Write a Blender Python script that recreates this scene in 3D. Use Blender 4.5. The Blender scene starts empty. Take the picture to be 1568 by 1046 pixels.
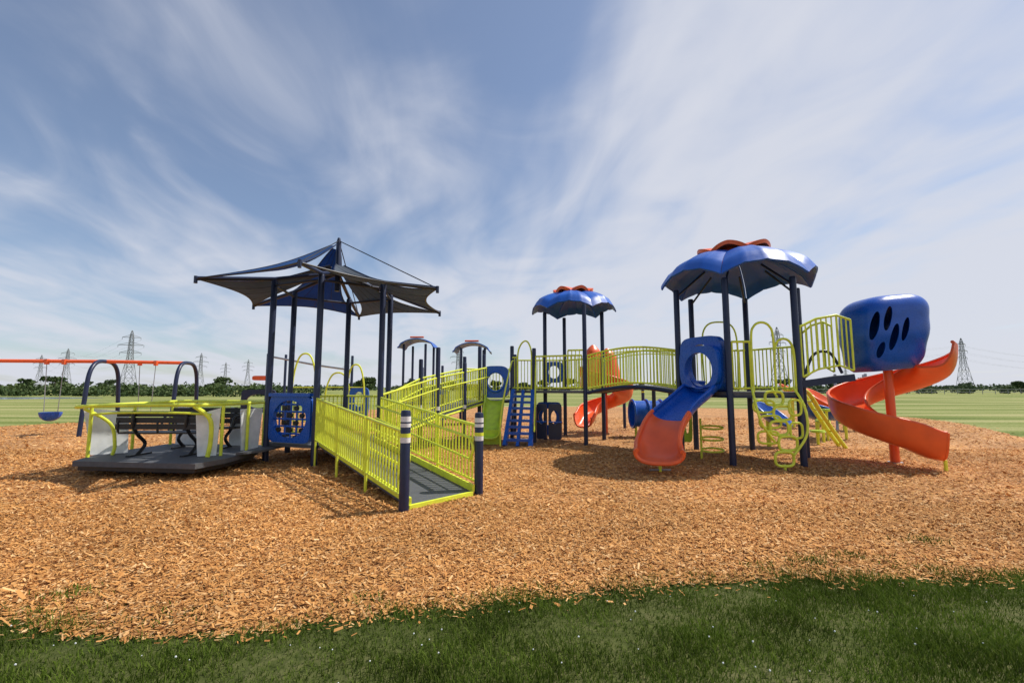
import bpy, bmesh, math, random
import numpy as np
from mathutils import Vector, Matrix
random.seed(7); rng=np.random.default_rng(7)
S=bpy.context.scene
S.view_settings.view_transform='Standard'
try: S.view_settings.look='None'
except Exception: pass
S.view_settings.exposure=0
D2R=math.radians
# ---------------------------------------------------------------- materials
def new_mat(n):
    m=bpy.data.materials.new(n); m.use_nodes=True
    nt=m.node_tree; b=nt.nodes['Principled BSDF']; return m,nt,b
def paint(name,col,rough=.35,var=.12,scale=6,bump=.0,metal=0,spec=.5,dirt=.25):
    m,nt,b=new_mat(name)
    tc=nt.nodes.new('ShaderNodeTexCoord')
    n=nt.nodes.new('ShaderNodeTexNoise'); n.inputs['Scale'].default_value=scale; n.inputs['Detail'].default_value=6
    nt.links.new(tc.outputs['Object'],n.inputs['Vector'])
    r=nt.nodes.new('ShaderNodeValToRGB')
    r.color_ramp.elements[0].position=.3; r.color_ramp.elements[1].position=.7
    c=np.array(col)
    g=c.mean()
    r.color_ramp.elements[0].color=(*(c*(1-var)*(1-dirt*.3)+g*dirt*.15),1)
    r.color_ramp.elements[1].color=(*np.minimum(c*(1+var),.95),1)
    nt.links.new(n.outputs['Fac'],r.inputs['Fac'])
    nt.links.new(r.outputs['Color'],b.inputs['Base Color'])
    n2=nt.nodes.new('ShaderNodeTexNoise'); n2.inputs['Scale'].default_value=scale*5; n2.inputs['Detail'].default_value=4
    nt.links.new(tc.outputs['Object'],n2.inputs['Vector'])
    mr=nt.nodes.new('ShaderNodeMapRange'); mr.inputs['To Min'].default_value=max(rough-.1,.05); mr.inputs['To Max'].default_value=rough+.15
    nt.links.new(n2.outputs['Fac'],mr.inputs['Value']); nt.links.new(mr.outputs['Result'],b.inputs['Roughness'])
    b.inputs['Metallic'].default_value=metal
    b.inputs['Specular IOR Level'].default_value=spec
    if bump>0:
        bp=nt.nodes.new('ShaderNodeBump'); bp.inputs['Strength'].default_value=bump; bp.inputs['Distance'].default_value=.01
        nt.links.new(n2.outputs['Fac'],bp.inputs['Height']); nt.links.new(bp.outputs['Normal'],b.inputs['Normal'])
    return m
LIME=paint('lime_powder_coat',(.74,.81,.055),.38,dirt=.1)
LIMEP=paint('lime_plastic',(.50,.68,.04),.35)
NAVY=paint('navy_powder_coat',(.010,.018,.058),.36)
BLUE=paint('blue_plastic',(.005,.088,.47),.26,dirt=.08)
ROOFB=paint('blue_roof_plastic',(.008,.10,.47),.38,scale=2,dirt=.08)
ORNG=paint('orange_plastic',(.90,.13,.028),.32,scale=3,dirt=.08)
DECK=paint('deck_grey',(.085,.09,.10),.6,bump=.4,scale=15)
BLACK=paint('black_plastic',(.015,.015,.017),.4)
WHITE=paint('white_panel',(.76,.78,.77),.45,dirt=.1)
LABEL=paint('label_white',(.75,.75,.75),.5)
SILV=paint('galvanised_steel',(.35,.36,.37),.45,metal=.6)
PYL=paint('pylon_steel',(.24,.25,.27),.7)
def sailmat(name,col):
    m,nt,b=new_mat(name)
    b.inputs['Roughness'].default_value=.85
    tc=nt.nodes.new('ShaderNodeTexCoord'); n=nt.nodes.new('ShaderNodeTexNoise'); n.inputs['Scale'].default_value=3
    nt.links.new(tc.outputs['Object'],n.inputs['Vector'])
    r=nt.nodes.new('ShaderNodeValToRGB'); c=np.array(col)
    r.color_ramp.elements[0].color=(*(c*.8),1); r.color_ramp.elements[1].color=(*(c*1.2),1)
    nt.links.new(n.outputs['Fac'],r.inputs['Fac']); nt.links.new(r.outputs['Color'],b.inputs['Base Color'])
    tr=nt.nodes.new('ShaderNodeBsdfTranslucent'); nt.links.new(r.outputs['Color'],tr.inputs['Color'])
    mx=nt.nodes.new('ShaderNodeMixShader'); mx.inputs[0].default_value=.5
    nt.links.new(b.outputs[0],mx.inputs[1]); nt.links.new(tr.outputs[0],mx.inputs[2])
    nt.links.new(mx.outputs[0],nt.nodes['Material Output'].inputs['Surface'])
    return m
SGREY=sailmat('sail_charcoal',(.135,.165,.21)); SNAVY=sailmat('sail_navy',(.035,.12,.34))

def ramp_set(r,stops):
    e=r.color_ramp.elements
    while len(e)>2: e.remove(e[-1])
    e[0].position=stops[0][0]; e[0].color=(*stops[0][1],1)
    e[1].position=stops[-1][0]; e[1].color=(*stops[-1][1],1)
    for p,c in stops[1:-1]:
        x=e.new(p); x.color=(*c,1)
def attr_mat(name,stops,rough=.7,transl=0,noise=0,nlo=.72,nhi=1.2,spec=.2):
    m,nt,b=new_mat(name)
    a=nt.nodes.new('ShaderNodeAttribute'); a.attribute_name='tone'
    r=nt.nodes.new('ShaderNodeValToRGB'); ramp_set(r,stops)
    nt.links.new(a.outputs['Fac'],r.inputs['Fac'])
    out=r.outputs['Color']
    if noise:
        tc=nt.nodes.new('ShaderNodeTexCoord'); n=nt.nodes.new('ShaderNodeTexNoise'); n.inputs['Scale'].default_value=noise; n.inputs['Detail'].default_value=5
        nt.links.new(tc.outputs['Object'],n.inputs['Vector'])
        mr=nt.nodes.new('ShaderNodeMapRange'); mr.inputs['From Min'].default_value=.3; mr.inputs['From Max'].default_value=.7
        mr.inputs['To Min'].default_value=nlo; mr.inputs['To Max'].default_value=nhi
        nt.links.new(n.outputs['Fac'],mr.inputs['Value'])
        vm=nt.nodes.new('ShaderNodeVectorMath'); vm.operation='SCALE'
        nt.links.new(out,vm.inputs[0]); nt.links.new(mr.outputs['Result'],vm.inputs['Scale']); out=vm.outputs[0]
    nt.links.new(out,b.inputs['Base Color'])
    b.inputs['Roughness'].default_value=rough; b.inputs['Specular IOR Level'].default_value=spec
    if transl:
        tr=nt.nodes.new('ShaderNodeBsdfTranslucent'); nt.links.new(out,tr.inputs['Color'])
        mx=nt.nodes.new('ShaderNodeMixShader'); mx.inputs[0].default_value=transl
        nt.links.new(b.outputs[0],mx.inputs[1]); nt.links.new(tr.outputs[0],mx.inputs[2])
        nt.links.new(mx.outputs[0],nt.nodes['Material Output'].inputs['Surface'])
    return m
CHIP=attr_mat('wood_chip',[(0,(.22,.088,.028)),(.28,(.48,.21,.06)),(.7,(.67,.335,.105)),(1,(.84,.56,.28))],.85,noise=.45,nlo=.78,nhi=1.12)
GRASSB=attr_mat('grass_blade',[(0,(.05,.085,.010)),(.5,(.115,.175,.020)),(.85,(.18,.24,.038)),(1,(.38,.35,.14))],.7,.25,noise=1.7,nlo=.55,nhi=1.3,spec=.08)
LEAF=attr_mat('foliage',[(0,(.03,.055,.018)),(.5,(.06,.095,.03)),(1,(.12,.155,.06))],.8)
FARLEAF=attr_mat('distant_foliage_hazed',[(0,(.05,.075,.04)),(.5,(.085,.12,.06)),(1,(.15,.18,.10))],.9)  # paler than LEAF: atmospheric haze is put into the leaf colour

# mulch sheet
MUL,nt,b=new_mat('mulch_ground')
tc=nt.nodes.new('ShaderNodeTexCoord')
nz=nt.nodes.new('ShaderNodeTexNoise'); nz.inputs['Scale'].default_value=9; nt.links.new(tc.outputs['Object'],nz.inputs['Vector'])
mixv=nt.nodes.new('ShaderNodeVectorMath'); mixv.operation='MULTIPLY_ADD'
nt.links.new(nz.outputs['Color'],mixv.inputs[0]); mixv.inputs[1].default_value=(.25,.25,0); nt.links.new(tc.outputs['Object'],mixv.inputs[2])
vo=nt.nodes.new('ShaderNodeTexVoronoi'); vo.inputs['Scale'].default_value=30; nt.links.new(mixv.outputs[0],vo.inputs['Vector'])
sx=nt.nodes.new('ShaderNodeSeparateColor'); nt.links.new(vo.outputs['Color'],sx.inputs[0])
rr=nt.nodes.new('ShaderNodeValToRGB'); ramp_set(rr,[(0,(.19,.075,.022)),(.3,(.42,.18,.05)),(.75,(.58,.28,.085)),(1,(.74,.45,.20))])
nt.links.new(sx.outputs[0],rr.inputs['Fac'])
n3=nt.nodes.new('ShaderNodeTexNoise'); n3.inputs['Scale'].default_value=.45; n3.inputs['Detail'].default_value=6; nt.links.new(tc.outputs['Object'],n3.inputs['Vector'])
mr=nt.nodes.new('ShaderNodeMapRange'); mr.inputs['From Min'].default_value=.3; mr.inputs['From Max'].default_value=.7; mr.inputs['To Min'].default_value=.8; mr.inputs['To Max'].default_value=1.15
nt.links.new(n3.outputs['Fac'],mr.inputs['Value'])
vm=nt.nodes.new('ShaderNodeVectorMath'); vm.operation='SCALE'; nt.links.new(rr.outputs['Color'],vm.inputs[0]); nt.links.new(mr.outputs['Result'],vm.inputs['Scale'])
nt.links.new(vm.outputs[0],b.inputs['Base Color']); b.inputs['Roughness'].default_value=.9
bp=nt.nodes.new('ShaderNodeBump'); bp.inputs['Strength'].default_value=.7; bp.inputs['Distance'].default_value=.02
nt.links.new(sx.outputs[1],bp.inputs['Height']); nt.links.new(bp.outputs['Normal'],b.inputs['Normal'])

# field
FLD,nt,b=new_mat('mown_grass')
tc=nt.nodes.new('ShaderNodeTexCoord')
def noise(sc,det=6,vec=None):
    n=nt.nodes.new('ShaderNodeTexNoise'); n.inputs['Scale'].default_value=sc; n.inputs['Detail'].default_value=det
    nt.links.new(vec if vec else tc.outputs['Object'],n.inputs['Vector']); return n
mp=nt.nodes.new('ShaderNodeMapping'); mp.inputs['Scale'].default_value=(.12,1,1); mp.inputs['Rotation'].default_value=(0,0,.12); nt.links.new(tc.outputs['Object'],mp.inputs[0])
na=noise(.35,8,mp.outputs[0]); nb=noise(12,8)
ad=nt.nodes.new('ShaderNodeMath'); ad.operation='MULTIPLY_ADD'; nt.links.new(nb.outputs['Fac'],ad.inputs[0]); ad.inputs[1].default_value=.5; nt.links.new(na.outputs['Fac'],ad.inputs[2])
rr=nt.nodes.new('ShaderNodeValToRGB'); ramp_set(rr,[(.55,(.09,.13,.025)),(.72,(.20,.235,.065)),(.92,(.40,.37,.17))])
nt.links.new(ad.outputs[0],rr.inputs['Fac'])
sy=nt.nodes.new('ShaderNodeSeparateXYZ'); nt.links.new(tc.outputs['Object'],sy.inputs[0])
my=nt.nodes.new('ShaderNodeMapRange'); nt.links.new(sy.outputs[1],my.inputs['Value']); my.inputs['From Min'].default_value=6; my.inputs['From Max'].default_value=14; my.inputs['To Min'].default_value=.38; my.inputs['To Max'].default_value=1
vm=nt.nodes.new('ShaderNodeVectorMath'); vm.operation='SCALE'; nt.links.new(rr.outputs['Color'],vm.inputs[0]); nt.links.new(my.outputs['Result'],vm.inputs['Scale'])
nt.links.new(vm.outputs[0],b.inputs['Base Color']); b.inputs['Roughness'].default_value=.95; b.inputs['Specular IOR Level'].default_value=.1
bp=nt.nodes.new('ShaderNodeBump'); bp.inputs['Strength'].default_value=.8; bp.inputs['Distance'].default_value=.06
nt.links.new(nb.outputs['Fac'],bp.inputs['Height']); nt.links.new(bp.outputs['Normal'],b.inputs['Normal'])
WAT,nt,b=new_mat('pond_water'); b.inputs['Base Color'].default_value=(.12,.16,.2,1); b.inputs['Roughness'].default_value=.15

# ---------------------------------------------------------------- builders
class B:
    def __init__(s,name,loc=(0,0,0)):
        s.name=name; s.loc=np.array(loc,float); s.parts={}
    def add(s,part,mat,V,F):
        p=s.parts.setdefault(part,[mat,[],[]]); o=len(p[1])
        p[1].extend([tuple(v) for v in V]); p[2].extend([tuple(i+o for i in f) for f in F])
    def tube(s,part,mat,pts,r,n=8,closed=False):
        P=[Vector(p) for p in pts]; m=len(P)
        rs=r if isinstance(r,(list,tuple)) else [r]*m
        T=[]
        for i in range(m):
            if closed: t=P[(i+1)%m]-P[i-1]
            else: t=P[min(i+1,m-1)]-P[max(i-1,0)]
            T.append(t.normalized() if t.length>1e-9 else Vector((0,0,1)))
        up=Vector((0,0,1)) if abs(T[0].z)<.9 else Vector((1,0,0))
        u=T[0].cross(up).normalized(); V=[]
        for i in range(m):
            u=(u-T[i]*u.dot(T[i])).normalized(); w=T[i].cross(u)
            for k in range(n):
                a=2*math.pi*k/n; V.append(P[i]+(u*math.cos(a)+w*math.sin(a))*rs[i])
        F=[]
        for i in range(m if closed else m-1):
            j=(i+1)%m
            for k in range(n):
                l=(k+1)%n; F.append((i*n+k,i*n+l,j*n+l,j*n+k))
        if not closed: F.append(tuple(range(n-1,-1,-1))); F.append(tuple((m-1)*n+k for k in range(n)))
        s.add(part,mat,V,F)
    def post(s,part,mat,x,y,z0,z1,r=.064,n=14):
        s.tube(part,mat,[(x,y,z0),(x,y,z1-.03),(x,y,z1-.005),(x,y,z1)],[r,r,r*.85,r*.4],n)
    def prism(s,part,mat,poly,z0,z1):
        n=len(poly); V=[(p[0],p[1],(z0 if len(p)<3 else p[2]-(z1-z0))) for p in poly]+[(p[0],p[1],(z1 if len(p)<3 else p[2])) for p in poly]
        F=[tuple(range(n-1,-1,-1)),tuple(range(n,2*n))]+[(i,(i+1)%n,n+(i+1)%n,n+i) for i in range(n)]
        s.add(part,mat,V,F)
    def bar(s,part,mat,p0,p1,w,h,side=None):
        p0=Vector(p0);p1=Vector(p1);d=(p1-p0).normalized()
        sd=Vector(side) if side else d.cross(Vector((0,0,1)))
        if sd.length<1e-6: sd=Vector((1,0,0))
        sd=(sd-d*sd.dot(d)).normalized(); up=sd.cross(d)
        V=[]
        for p in (p0,p1):
            for a,c in ((-1,-1),(1,-1),(1,1),(-1,1)): V.append(p+sd*a*w/2+up*c*h/2)
        s.add(part,mat,V,[(3,2,1,0),(4,5,6,7),(0,1,5,4),(1,2,6,5),(2,3,7,6),(3,0,4,7)])
    def shell(s,part,mat,fn,nu,nv,t=.02,keep=None,wrapu=False):
        P=[[Vector(fn(i/nu,j/nv)) for j in range(nv+1)] for i in range(nu+1)]
        N=[[None]*(nv+1) for _ in range(nu+1)]
        for i in range(nu+1):
            for j in range(nv+1):
                a=P[min(i+1,nu)][j]-P[max(i-1,0)][j]
                if wrapu and i in(0,nu): a=P[1][j]-P[nu-1][j]
                c=P[i][min(j+1,nv)]-P[i][max(j-1,0)]
                q=a.cross(c); N[i][j]=q.normalized() if q.length>1e-12 else Vector((0,0,1))
        idx=lambda i,j,k:(i*(nv+1)+j)+k*(nu+1)*(nv+1)
        V=[P[i][j] for i in range(nu+1) for j in range(nv+1)]+[P[i][j]-N[i][j]*t for i in range(nu+1) for j in range(nv+1)]
        F=[]; cells=set((i,j) for i in range(nu) for j in range(nv) if keep is None or keep((i+.5)/nu,(j+.5)/nv))
        for (i,j) in cells:
            a,b_,c,d=(i,j),(i+1,j),(i+1,j+1),(i,j+1)
            F.append(tuple(idx(*q,0) for q in (a,b_,c,d))); F.append(tuple(idx(*q,1) for q in (d,c,b_,a)))
            for (ni,nj,e0,e1) in ((i,j-1,a,b_),(i+1,j,b_,c),(i,j+1,c,d),(i-1,j,d,a)):
                if wrapu and (ni<0 or ni>=nu): continue
                if (ni,nj) not in cells: F.append((idx(*e1,0),idx(*e0,0),idx(*e0,1),idx(*e1,1)))
        s.add(part,mat,V,F)
    def plate(s,part,mat,p0,p1,z0,z1,holes=None,t=.07,ex=7,n=56):
        p0=Vector((*p0,0));p1=Vector((*p1,0)); d=(p1-p0); nr=Vector((d.y,-d.x,0)).normalized()*t/2
        hu,hv,ru,rv=holes or (.5,.5,.001,.001)
        V=[];F=[]
        for side in (1,-1):
            for ring in (0,1):
                for k in range(n):
                    a=2*math.pi*k/n; c,sn=math.cos(a),math.sin(a)
                    if ring==0:
                        q=(abs(c)**ex+abs(sn)**ex)**(-1/ex); u=.5+.5*c*q; v=.5+.5*sn*q
                    else: u=hu+ru*c; v=hv+rv*sn
                    V.append(p0+d*u+Vector((0,0,z0+(z1-z0)*v))+nr*side)
        for k in range(n):
            l=(k+1)%n
            F+= [(k,l,n+l,n+k),(2*n+l,2*n+k,3*n+k,3*n+l),(l,k,2*n+k,2*n+l),(n+k,n+l,3*n+l,3*n+k)]
        s.add(part,mat,V,F)
    def chute(s,part,mat,path,w,d,t=.035,outer=0,i0=0,i1=None,ridge=0):
        P=[Vector(p) for p in path]; m=len(P); i1=m if i1 is None else i1
        K=18; rings=[]
        for i in range(i0,i1):
            T=(P[min(i+1,m-1)]-P[max(i-1,0)]).normalized(); side=T.cross(Vector((0,0,1))).normalized(); up=side.cross(T)
            ring=[]
            def q(a,off):
                th=a*math.pi/2; sn=math.sin(abs(th))**.75*(1 if a>0 else -1); cs=max(math.cos(th),0)**.8
                lat=(w/2+off)*sn; h=d*(1-cs)-off*cs
                if a>0: h+=outer*max(0,(a-.4)/.6)**1.5
                h+=ridge*math.exp(-(a/.14)**2)
                return P[i]+side*lat+up*h
            for k in range(K+1): ring.append(q(-1+2*k/K,0))
            for k in range(K,-1,-1): ring.append(q(-1+2*k/K,t))
            rings.append(ring)
        n=len(rings[0]); V=[v for r in rings for v in r]; F=[]
        for i in range(len(rings)-1):
            for k in range(n):
                l=(k+1)%n; F.append((i*n+k,i*n+l,(i+1)*n+l,(i+1)*n+k))
        for base in (0,(len(rings)-1)*n):
            for k in range(K): F.append((base+k,base+k+1,base+n-2-k,base+n-1-k))
        s.add(part,mat,V,F)
        for k in (0,K):
            s.tube(part+'_lip',mat,[r[k] for r in rings],t*.75,8)
        s.tube(part+'_lip',mat,[rings[-1][k]*.5+rings[-1][n-1-k]*.5 for k in range(K+1)],t*.75,8)
    def rail(s,part,pts,h=.95,zb=.08,sp=.105,r=.0145,rt=.025,mat=None,posts=True):
        mat=mat or LIME
        P=[Vector(p) for p in pts]
        up=Vector((0,0,1))
        s.tube(part,mat,[p+up*h for p in P],rt); s.tube(part,mat,[p+up*zb for p in P],rt*.8)
        for a,c in zip(P[:-1],P[1:]):
            L=(c-a).length; n=max(1,round(L/sp))
            for i in range(n+1 if c is P[-1] else n):
                q=a.lerp(c,i/n); s.tube(part,mat,[q+up*zb,q+up*h],r if 0<i<n else r*1.4,6)
    def finish(s,smooth=35):
        e=bpy.data.objects.new(s.name,None); e.location=s.loc; e.empty_display_size=.3
        S.collection.objects.link(e)
        for pn,(mat,V,F) in s.parts.items():
            me=bpy.data.meshes.new(pn); me.from_pydata([tuple(np.array(v)-s.loc) for v in V],[],F); me.validate()
            me.polygons.foreach_set('use_smooth',[True]*len(me.polygons))
            try: me.set_sharp_from_angle(angle=D2R(smooth))
            except Exception: pass
            me.materials.append(mat)
            o=bpy.data.objects.new(pn,me); o.parent=e; S.collection.objects.link(o)
        return e
def fast_mesh(name,V,F,mat,tone=None):
    me=bpy.data.meshes.new(name); k=F.shape[1]
    me.vertices.add(len(V)); me.vertices.foreach_set('co',V.astype(np.float32).ravel())
    me.loops.add(F.size); me.loops.foreach_set('vertex_index',F.astype(np.int32).ravel())
    me.polygons.add(len(F)); me.polygons.foreach_set('loop_start',np.arange(0,F.size,k,dtype=np.int32))
    try: me.polygons.foreach_set('loop_total',np.full(len(F),k,dtype=np.int32))
    except Exception: pass
    me.update(calc_edges=True)
    if tone is not None:
        a=me.attributes.new('tone','FLOAT','FACE'); a.data.foreach_set('value',tone.astype(np.float32))
    me.materials.append(mat); o=bpy.data.objects.new(name,me); S.collection.objects.link(o); return o
def catmull(P,n=8,closed=False):
    P=[Vector(p) for p in P]; m=len(P); out=[]
    for i in range(m if closed else m-1):
        if closed: a,b_,c,d=P[i-1],P[i],P[(i+1)%m],P[(i+2)%m]
        else: a,b_,c,d=P[max(i-1,0)],P[i],P[i+1],P[min(i+2,m-1)]
        for k in range(n):
            t=k/n; out.append(.5*((2*b_)+(c-a)*t+(2*a-5*b_+4*c-d)*t*t+(3*b_-a-3*c+d)*t**3))
    if not closed: out.append(P[-1])
    return out
def lerp(a,c,t): return a+(c-a)*t

# ---------------------------------------------------------------- ground
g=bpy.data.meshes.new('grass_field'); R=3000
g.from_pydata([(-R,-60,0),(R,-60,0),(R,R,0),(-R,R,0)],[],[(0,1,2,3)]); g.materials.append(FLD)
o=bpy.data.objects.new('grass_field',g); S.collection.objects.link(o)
ctrl=[(-3.6,3.35),(-2.6,3.12),(-1.7,3.18),(-.9,3.40),(0,3.62),(1.0,3.85),(2.2,4.0),(3.3,4.0),(4.4,4.1),(6.5,4.9),(9.5,7),(13,10.5),(16.2,14.6),(20.5,22),(21,30),(14,36),(2,38),(-10,33),(-17,24),(-21,18.5),(-20,12),(-13,6.5),(-7.5,3.8),(-5,3.4)]
mp=catmull([(x,y,0) for x,y in ctrl],14,True)
mpoly=np.array([(p.x+.05*math.sin(i*1.7)+.03*random.uniform(-1,1),p.y+.05*math.sin(i*2.3)+.04*random.uniform(-1,1)) for i,p in enumerate(mp)])
me=bpy.data.meshes.new('mulch_bed'); me.from_pydata([(x,y,.005) for x,y in mpoly],[],[tuple(range(len(mpoly)))]); me.materials.append(MUL)
o=bpy.data.objects.new('mulch_bed',me); S.collection.objects.link(o)
def inside(x,y):
    r=np.zeros(len(x),bool); n=len(mpoly)
    for i in range(n):
        x0,y0=mpoly[i]; x1,y1=mpoly[(i+1)%n]
        c=((y0>y)!=(y1>y))&(x<(x1-x0)*(y-y0)/((y1-y0) if y1!=y0 else 1e-9)+x0); r^=c
    return r
def chips(n,y0,y1,L,W,jit):
    y=np.sqrt(rng.uniform(y0*y0,y1*y1,n)); x=rng.uniform(-1.25,1.25,n)*y
    k=inside(x+rng.normal(0,jit,n),y+rng.normal(0,jit,n)); x=x[k];y=y[k]; n=len(x)
    a=rng.uniform(0,2*np.pi,n); l=L*rng.lognormal(0,.45,n)/2; w=W*rng.lognormal(0,.4,n)/2
    t1=rng.normal(0,.21,n); t2=rng.normal(0,.28,n)
    dx=np.stack([np.cos(a)*np.cos(t1),np.sin(a)*np.cos(t1),np.sin(t1)],1)*l[:,None]
    dy=np.stack([-np.sin(a)*np.cos(t2),np.cos(a)*np.cos(t2),np.sin(t2)],1)*w[:,None]
    c=np.stack([x,y,.010+np.abs(dx[:,2])+np.abs(dy[:,2])*.5+rng.uniform(0,.012,n)],1)
    s=rng.uniform(.4,1,n)[:,None]
    V=np.stack([c-dx-dy*s,c+dx-dy,c+dx*.95+dy*s,c-dx*.9+dy],1).reshape(-1,3)
    return V,rng.beta(2.2,1.9,n)
Vs=[];Rs=[]
for a in ((150000,3.0,6.5,.033,.0115,.10),(110000,6.5,12,.043,.016,.08),(50000,12,24,.062,.027,.15)):
    v,r=chips(*a); Vs.append(v);Rs.append(r)
V=np.concatenate(Vs);Rn=np.concatenate(Rs); fast_mesh('wood_chips',V,np.arange(len(V)).reshape(-1,4),CHIP,Rn)
def blades(x,y,h,wd):
    n=len(x); a=rng.uniform(0,2*np.pi,n); b_=rng.uniform(0,2*np.pi,n)
    lean=rng.uniform(.15,1.0,n)*h
    sx=np.stack([np.cos(a),np.sin(a),np.zeros(n)],1)*wd[:,None]
    ld=np.stack([np.cos(b_),np.sin(b_),np.zeros(n)],1)*lean[:,None]
    c=np.stack([x,y,np.zeros(n)],1); up=np.array([0,0,1.])*h[:,None]
    V=np.stack([c-sx,c+sx,c+up*.6+ld*.35+sx*.7,c+up*.6+ld*.35-sx*.7,c+up*.95+ld],1).reshape(-1,3)
    i=np.arange(n)[:,None]*5
    F=np.concatenate([i+[0,1,2],i+[0,2,3],i+[3,2,4]],1).reshape(-1,3)
    return V,F,np.repeat(np.clip(rng.beta(2,2.2,n)*.86+(rng.random(n)<.05)*.3,0,1),3)
n=250000
y=np.sqrt(rng.uniform(2.0**2,5.6**2,n)); x=rng.uniform(-1.2,1.2,n)*y
fld=np.sin(x*2.3+1.7*np.sin(y*2.9))*np.sin(y*3.1+1.3*np.sin(x*1.9))+.5*np.sin(x*7.1+y*3)*np.sin(y*8.3-x*2)
k=rng.random(n)<np.clip(.8+.35*fld,.35,1); x=x[k];y=y[k];fld=fld[k]; n=len(x)
jx=x+rng.normal(0,.11,n)+.05*np.sin(y*23+x*11); jy=y+rng.normal(0,.10,n)-.10*np.abs(np.sin(x*9)*np.sin(x*23.7)); k=~inside(jx,jy); x=x[k];y=y[k];fld=fld[k]; n=len(x)
h=rng.uniform(.022,.066,n)*(.85+.38*fld); V,F,r=blades(x,y,h,rng.uniform(.0016,.0036,n))
fast_mesh('lawn_grass',V,F,GRASSB,r)
wx=[];wy=[]
for cx,cy,s_,m in ((2.75,4.35,.12,220),(3.2,4.5,.1,120),(4.3,4.9,.12,160),(-3.4,3.7,.12,150),(2.2,4.25,.08,60),(-1.1,3.6,.1,60),(.3,3.8,.1,50),(-2.4,3.35,.15,80),(3.6,4.25,.2,120)):
    wx.append(rng.normal(cx,s_,m)); wy.append(rng.normal(cy,s_*.6,m))
wx=np.concatenate(wx);wy=np.concatenate(wy)
V,F,r=blades(wx,wy,rng.uniform(.03,.065,len(wx)),rng.uniform(.003,.007,len(wx))); fast_mesh('weed_patch',V,F,GRASSB,r)
m=110; fx=rng.uniform(-1.1,1.1,m)*3.3; fy=rng.uniform(2.3,4.0,m); k=~inside(fx,fy+.1); fx=fx[k];fy=fy[k]
b=B('clover_flowers',(0,3,0))
for X,Y in zip(fx,fy):
    z=random.uniform(.03,.045); r=random.uniform(.003,.0055); b.tube('heads',WHITE,[(X,Y,z-r),(X,Y,z-r*.5),(X,Y,z+r*.5),(X,Y,z+r)],[r*.5,r,r,r*.4],6)
b.finish()

# foliage masses
def clumps(name,items,leaf,mat=LEAF):
    C=[];RR=[]
    for (cx,cy,cz,rx,ry,rz,cnt) in items:
        d=rng.normal(size=(cnt,3)); d/=np.linalg.norm(d,axis=1)[:,None]; rad=rng.uniform(.45,1.05,cnt)[:,None]
        p=np.array([cx,cy,cz])+d*rad*np.array([rx,ry,rz]); p[:,2]=np.maximum(p[:,2],.1)
        C.append(p); RR.append(np.clip(.35+.3*d[:,2]+rng.normal(0,.2,cnt)+rng.normal(0,.12),0,1))  # leaf tone gets lighter towards each clump's top, plus random spread
    C=np.concatenate(C);RR=np.concatenate(RR);n=len(C)
    u=rng.normal(size=(n,3));u/=np.linalg.norm(u,axis=1)[:,None]; v=np.cross(u,rng.normal(size=(n,3)));v/=np.linalg.norm(v,axis=1)[:,None]
    s_=(leaf*rng.uniform(.5,1.3,n))[:,None]
    V=np.stack([C-u*s_,C+v*s_*.8,C+u*s_,C-v*s_*.7],1).reshape(-1,3)
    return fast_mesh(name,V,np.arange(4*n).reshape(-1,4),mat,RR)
it=[]
for i in range(430):
    a=random.uniform(-1.35,1.35); D=random.uniform(215,340); hh=random.choice([1.4,1.8,2.2,2.6,3.2])*random.uniform(.8,1.15)
    it.append((a*D,D,hh*.5,random.uniform(3,9),4,hh*.55,60))
for i in range(26):
    a=random.uniform(-1.3,1.3); D=random.uniform(210,290); hh=random.uniform(4,7)
    for k in range(4): it.append((a*D+random.uniform(-2.5,2.5),D,hh*random.uniform(.45,.85),random.uniform(1.3,2.6),2,hh*.18,50))
clumps('distant_tree_line',it,.7,FARLEAF)
it=[]
for i in range(190):
    X=random.uniform(-150,-38); D=random.uniform(78,96)+(-X-48)*.1; hh=random.uniform(.9,2.6)
    it.append((X,D,hh*.45,random.uniform(1.2,3),1.5,hh*.55,90))
clumps('hedgerow',it,.26)
it=[]
for i in range(75):
    X=random.uniform(80,210); D=random.uniform(115,140); hh=random.uniform(.8,2.1)
    it.append((X,D,hh*.45,random.uniform(1.2,3.5),1.5,hh*.55,70))
clumps('hedgerow',it,.35)
BARK=paint('bark',(.09,.07,.05),.9,bump=.5)
def tree(X,Y,H,w,cnt=900,leaf=.3):
    b_=B('deciduous_tree',(X,Y,0)); 
    b_.tube('trunk',BARK,[(X,Y,0),(X+.1,Y,H*.3),(X,Y,H*.7)],[H*.04,H*.03,H*.012],8)
    for k in range(7):
        a=k*.9; z=H*(.3+.05*k); b_.tube('trunk',BARK,[(X,Y,z),(X+math.cos(a)*w*.3,Y+math.sin(a)*w*.3,z+H*.15),(X+math.cos(a)*w*.42,Y+math.sin(a)*w*.42,z+H*.28)],[H*.014,H*.009,H*.003],5)
    e=b_.finish()
    it=[]
    for k in range(14):
        a=random.uniform(0,6.28); rr=random.uniform(.1,.4)*w; z=H*random.uniform(.4,.9)
        sc=1-.4*abs(z/H-.6)
        it.append((math.cos(a)*rr*sc,math.sin(a)*rr*sc,z,w*.17,w*.17,H*.11,cnt//14))
    o=clumps('crown',it,leaf); o.parent=e
for X,Y,H,w in ((-33,104,4.3,5),(-36,110,3.6,4),(98,126,4.3,4.5),(91,128,3.4,4.5),(-128,128,4.8,6),(-95,150,5.2,6),(176,135,4.8,5.5),(68,150,4,5),(86,112,3.6,3.6),(138,124,3.4,4),(-108,102,3.6,4),(-70,108,3.4,4.5)):
    tree(X,Y,H,w)
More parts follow.
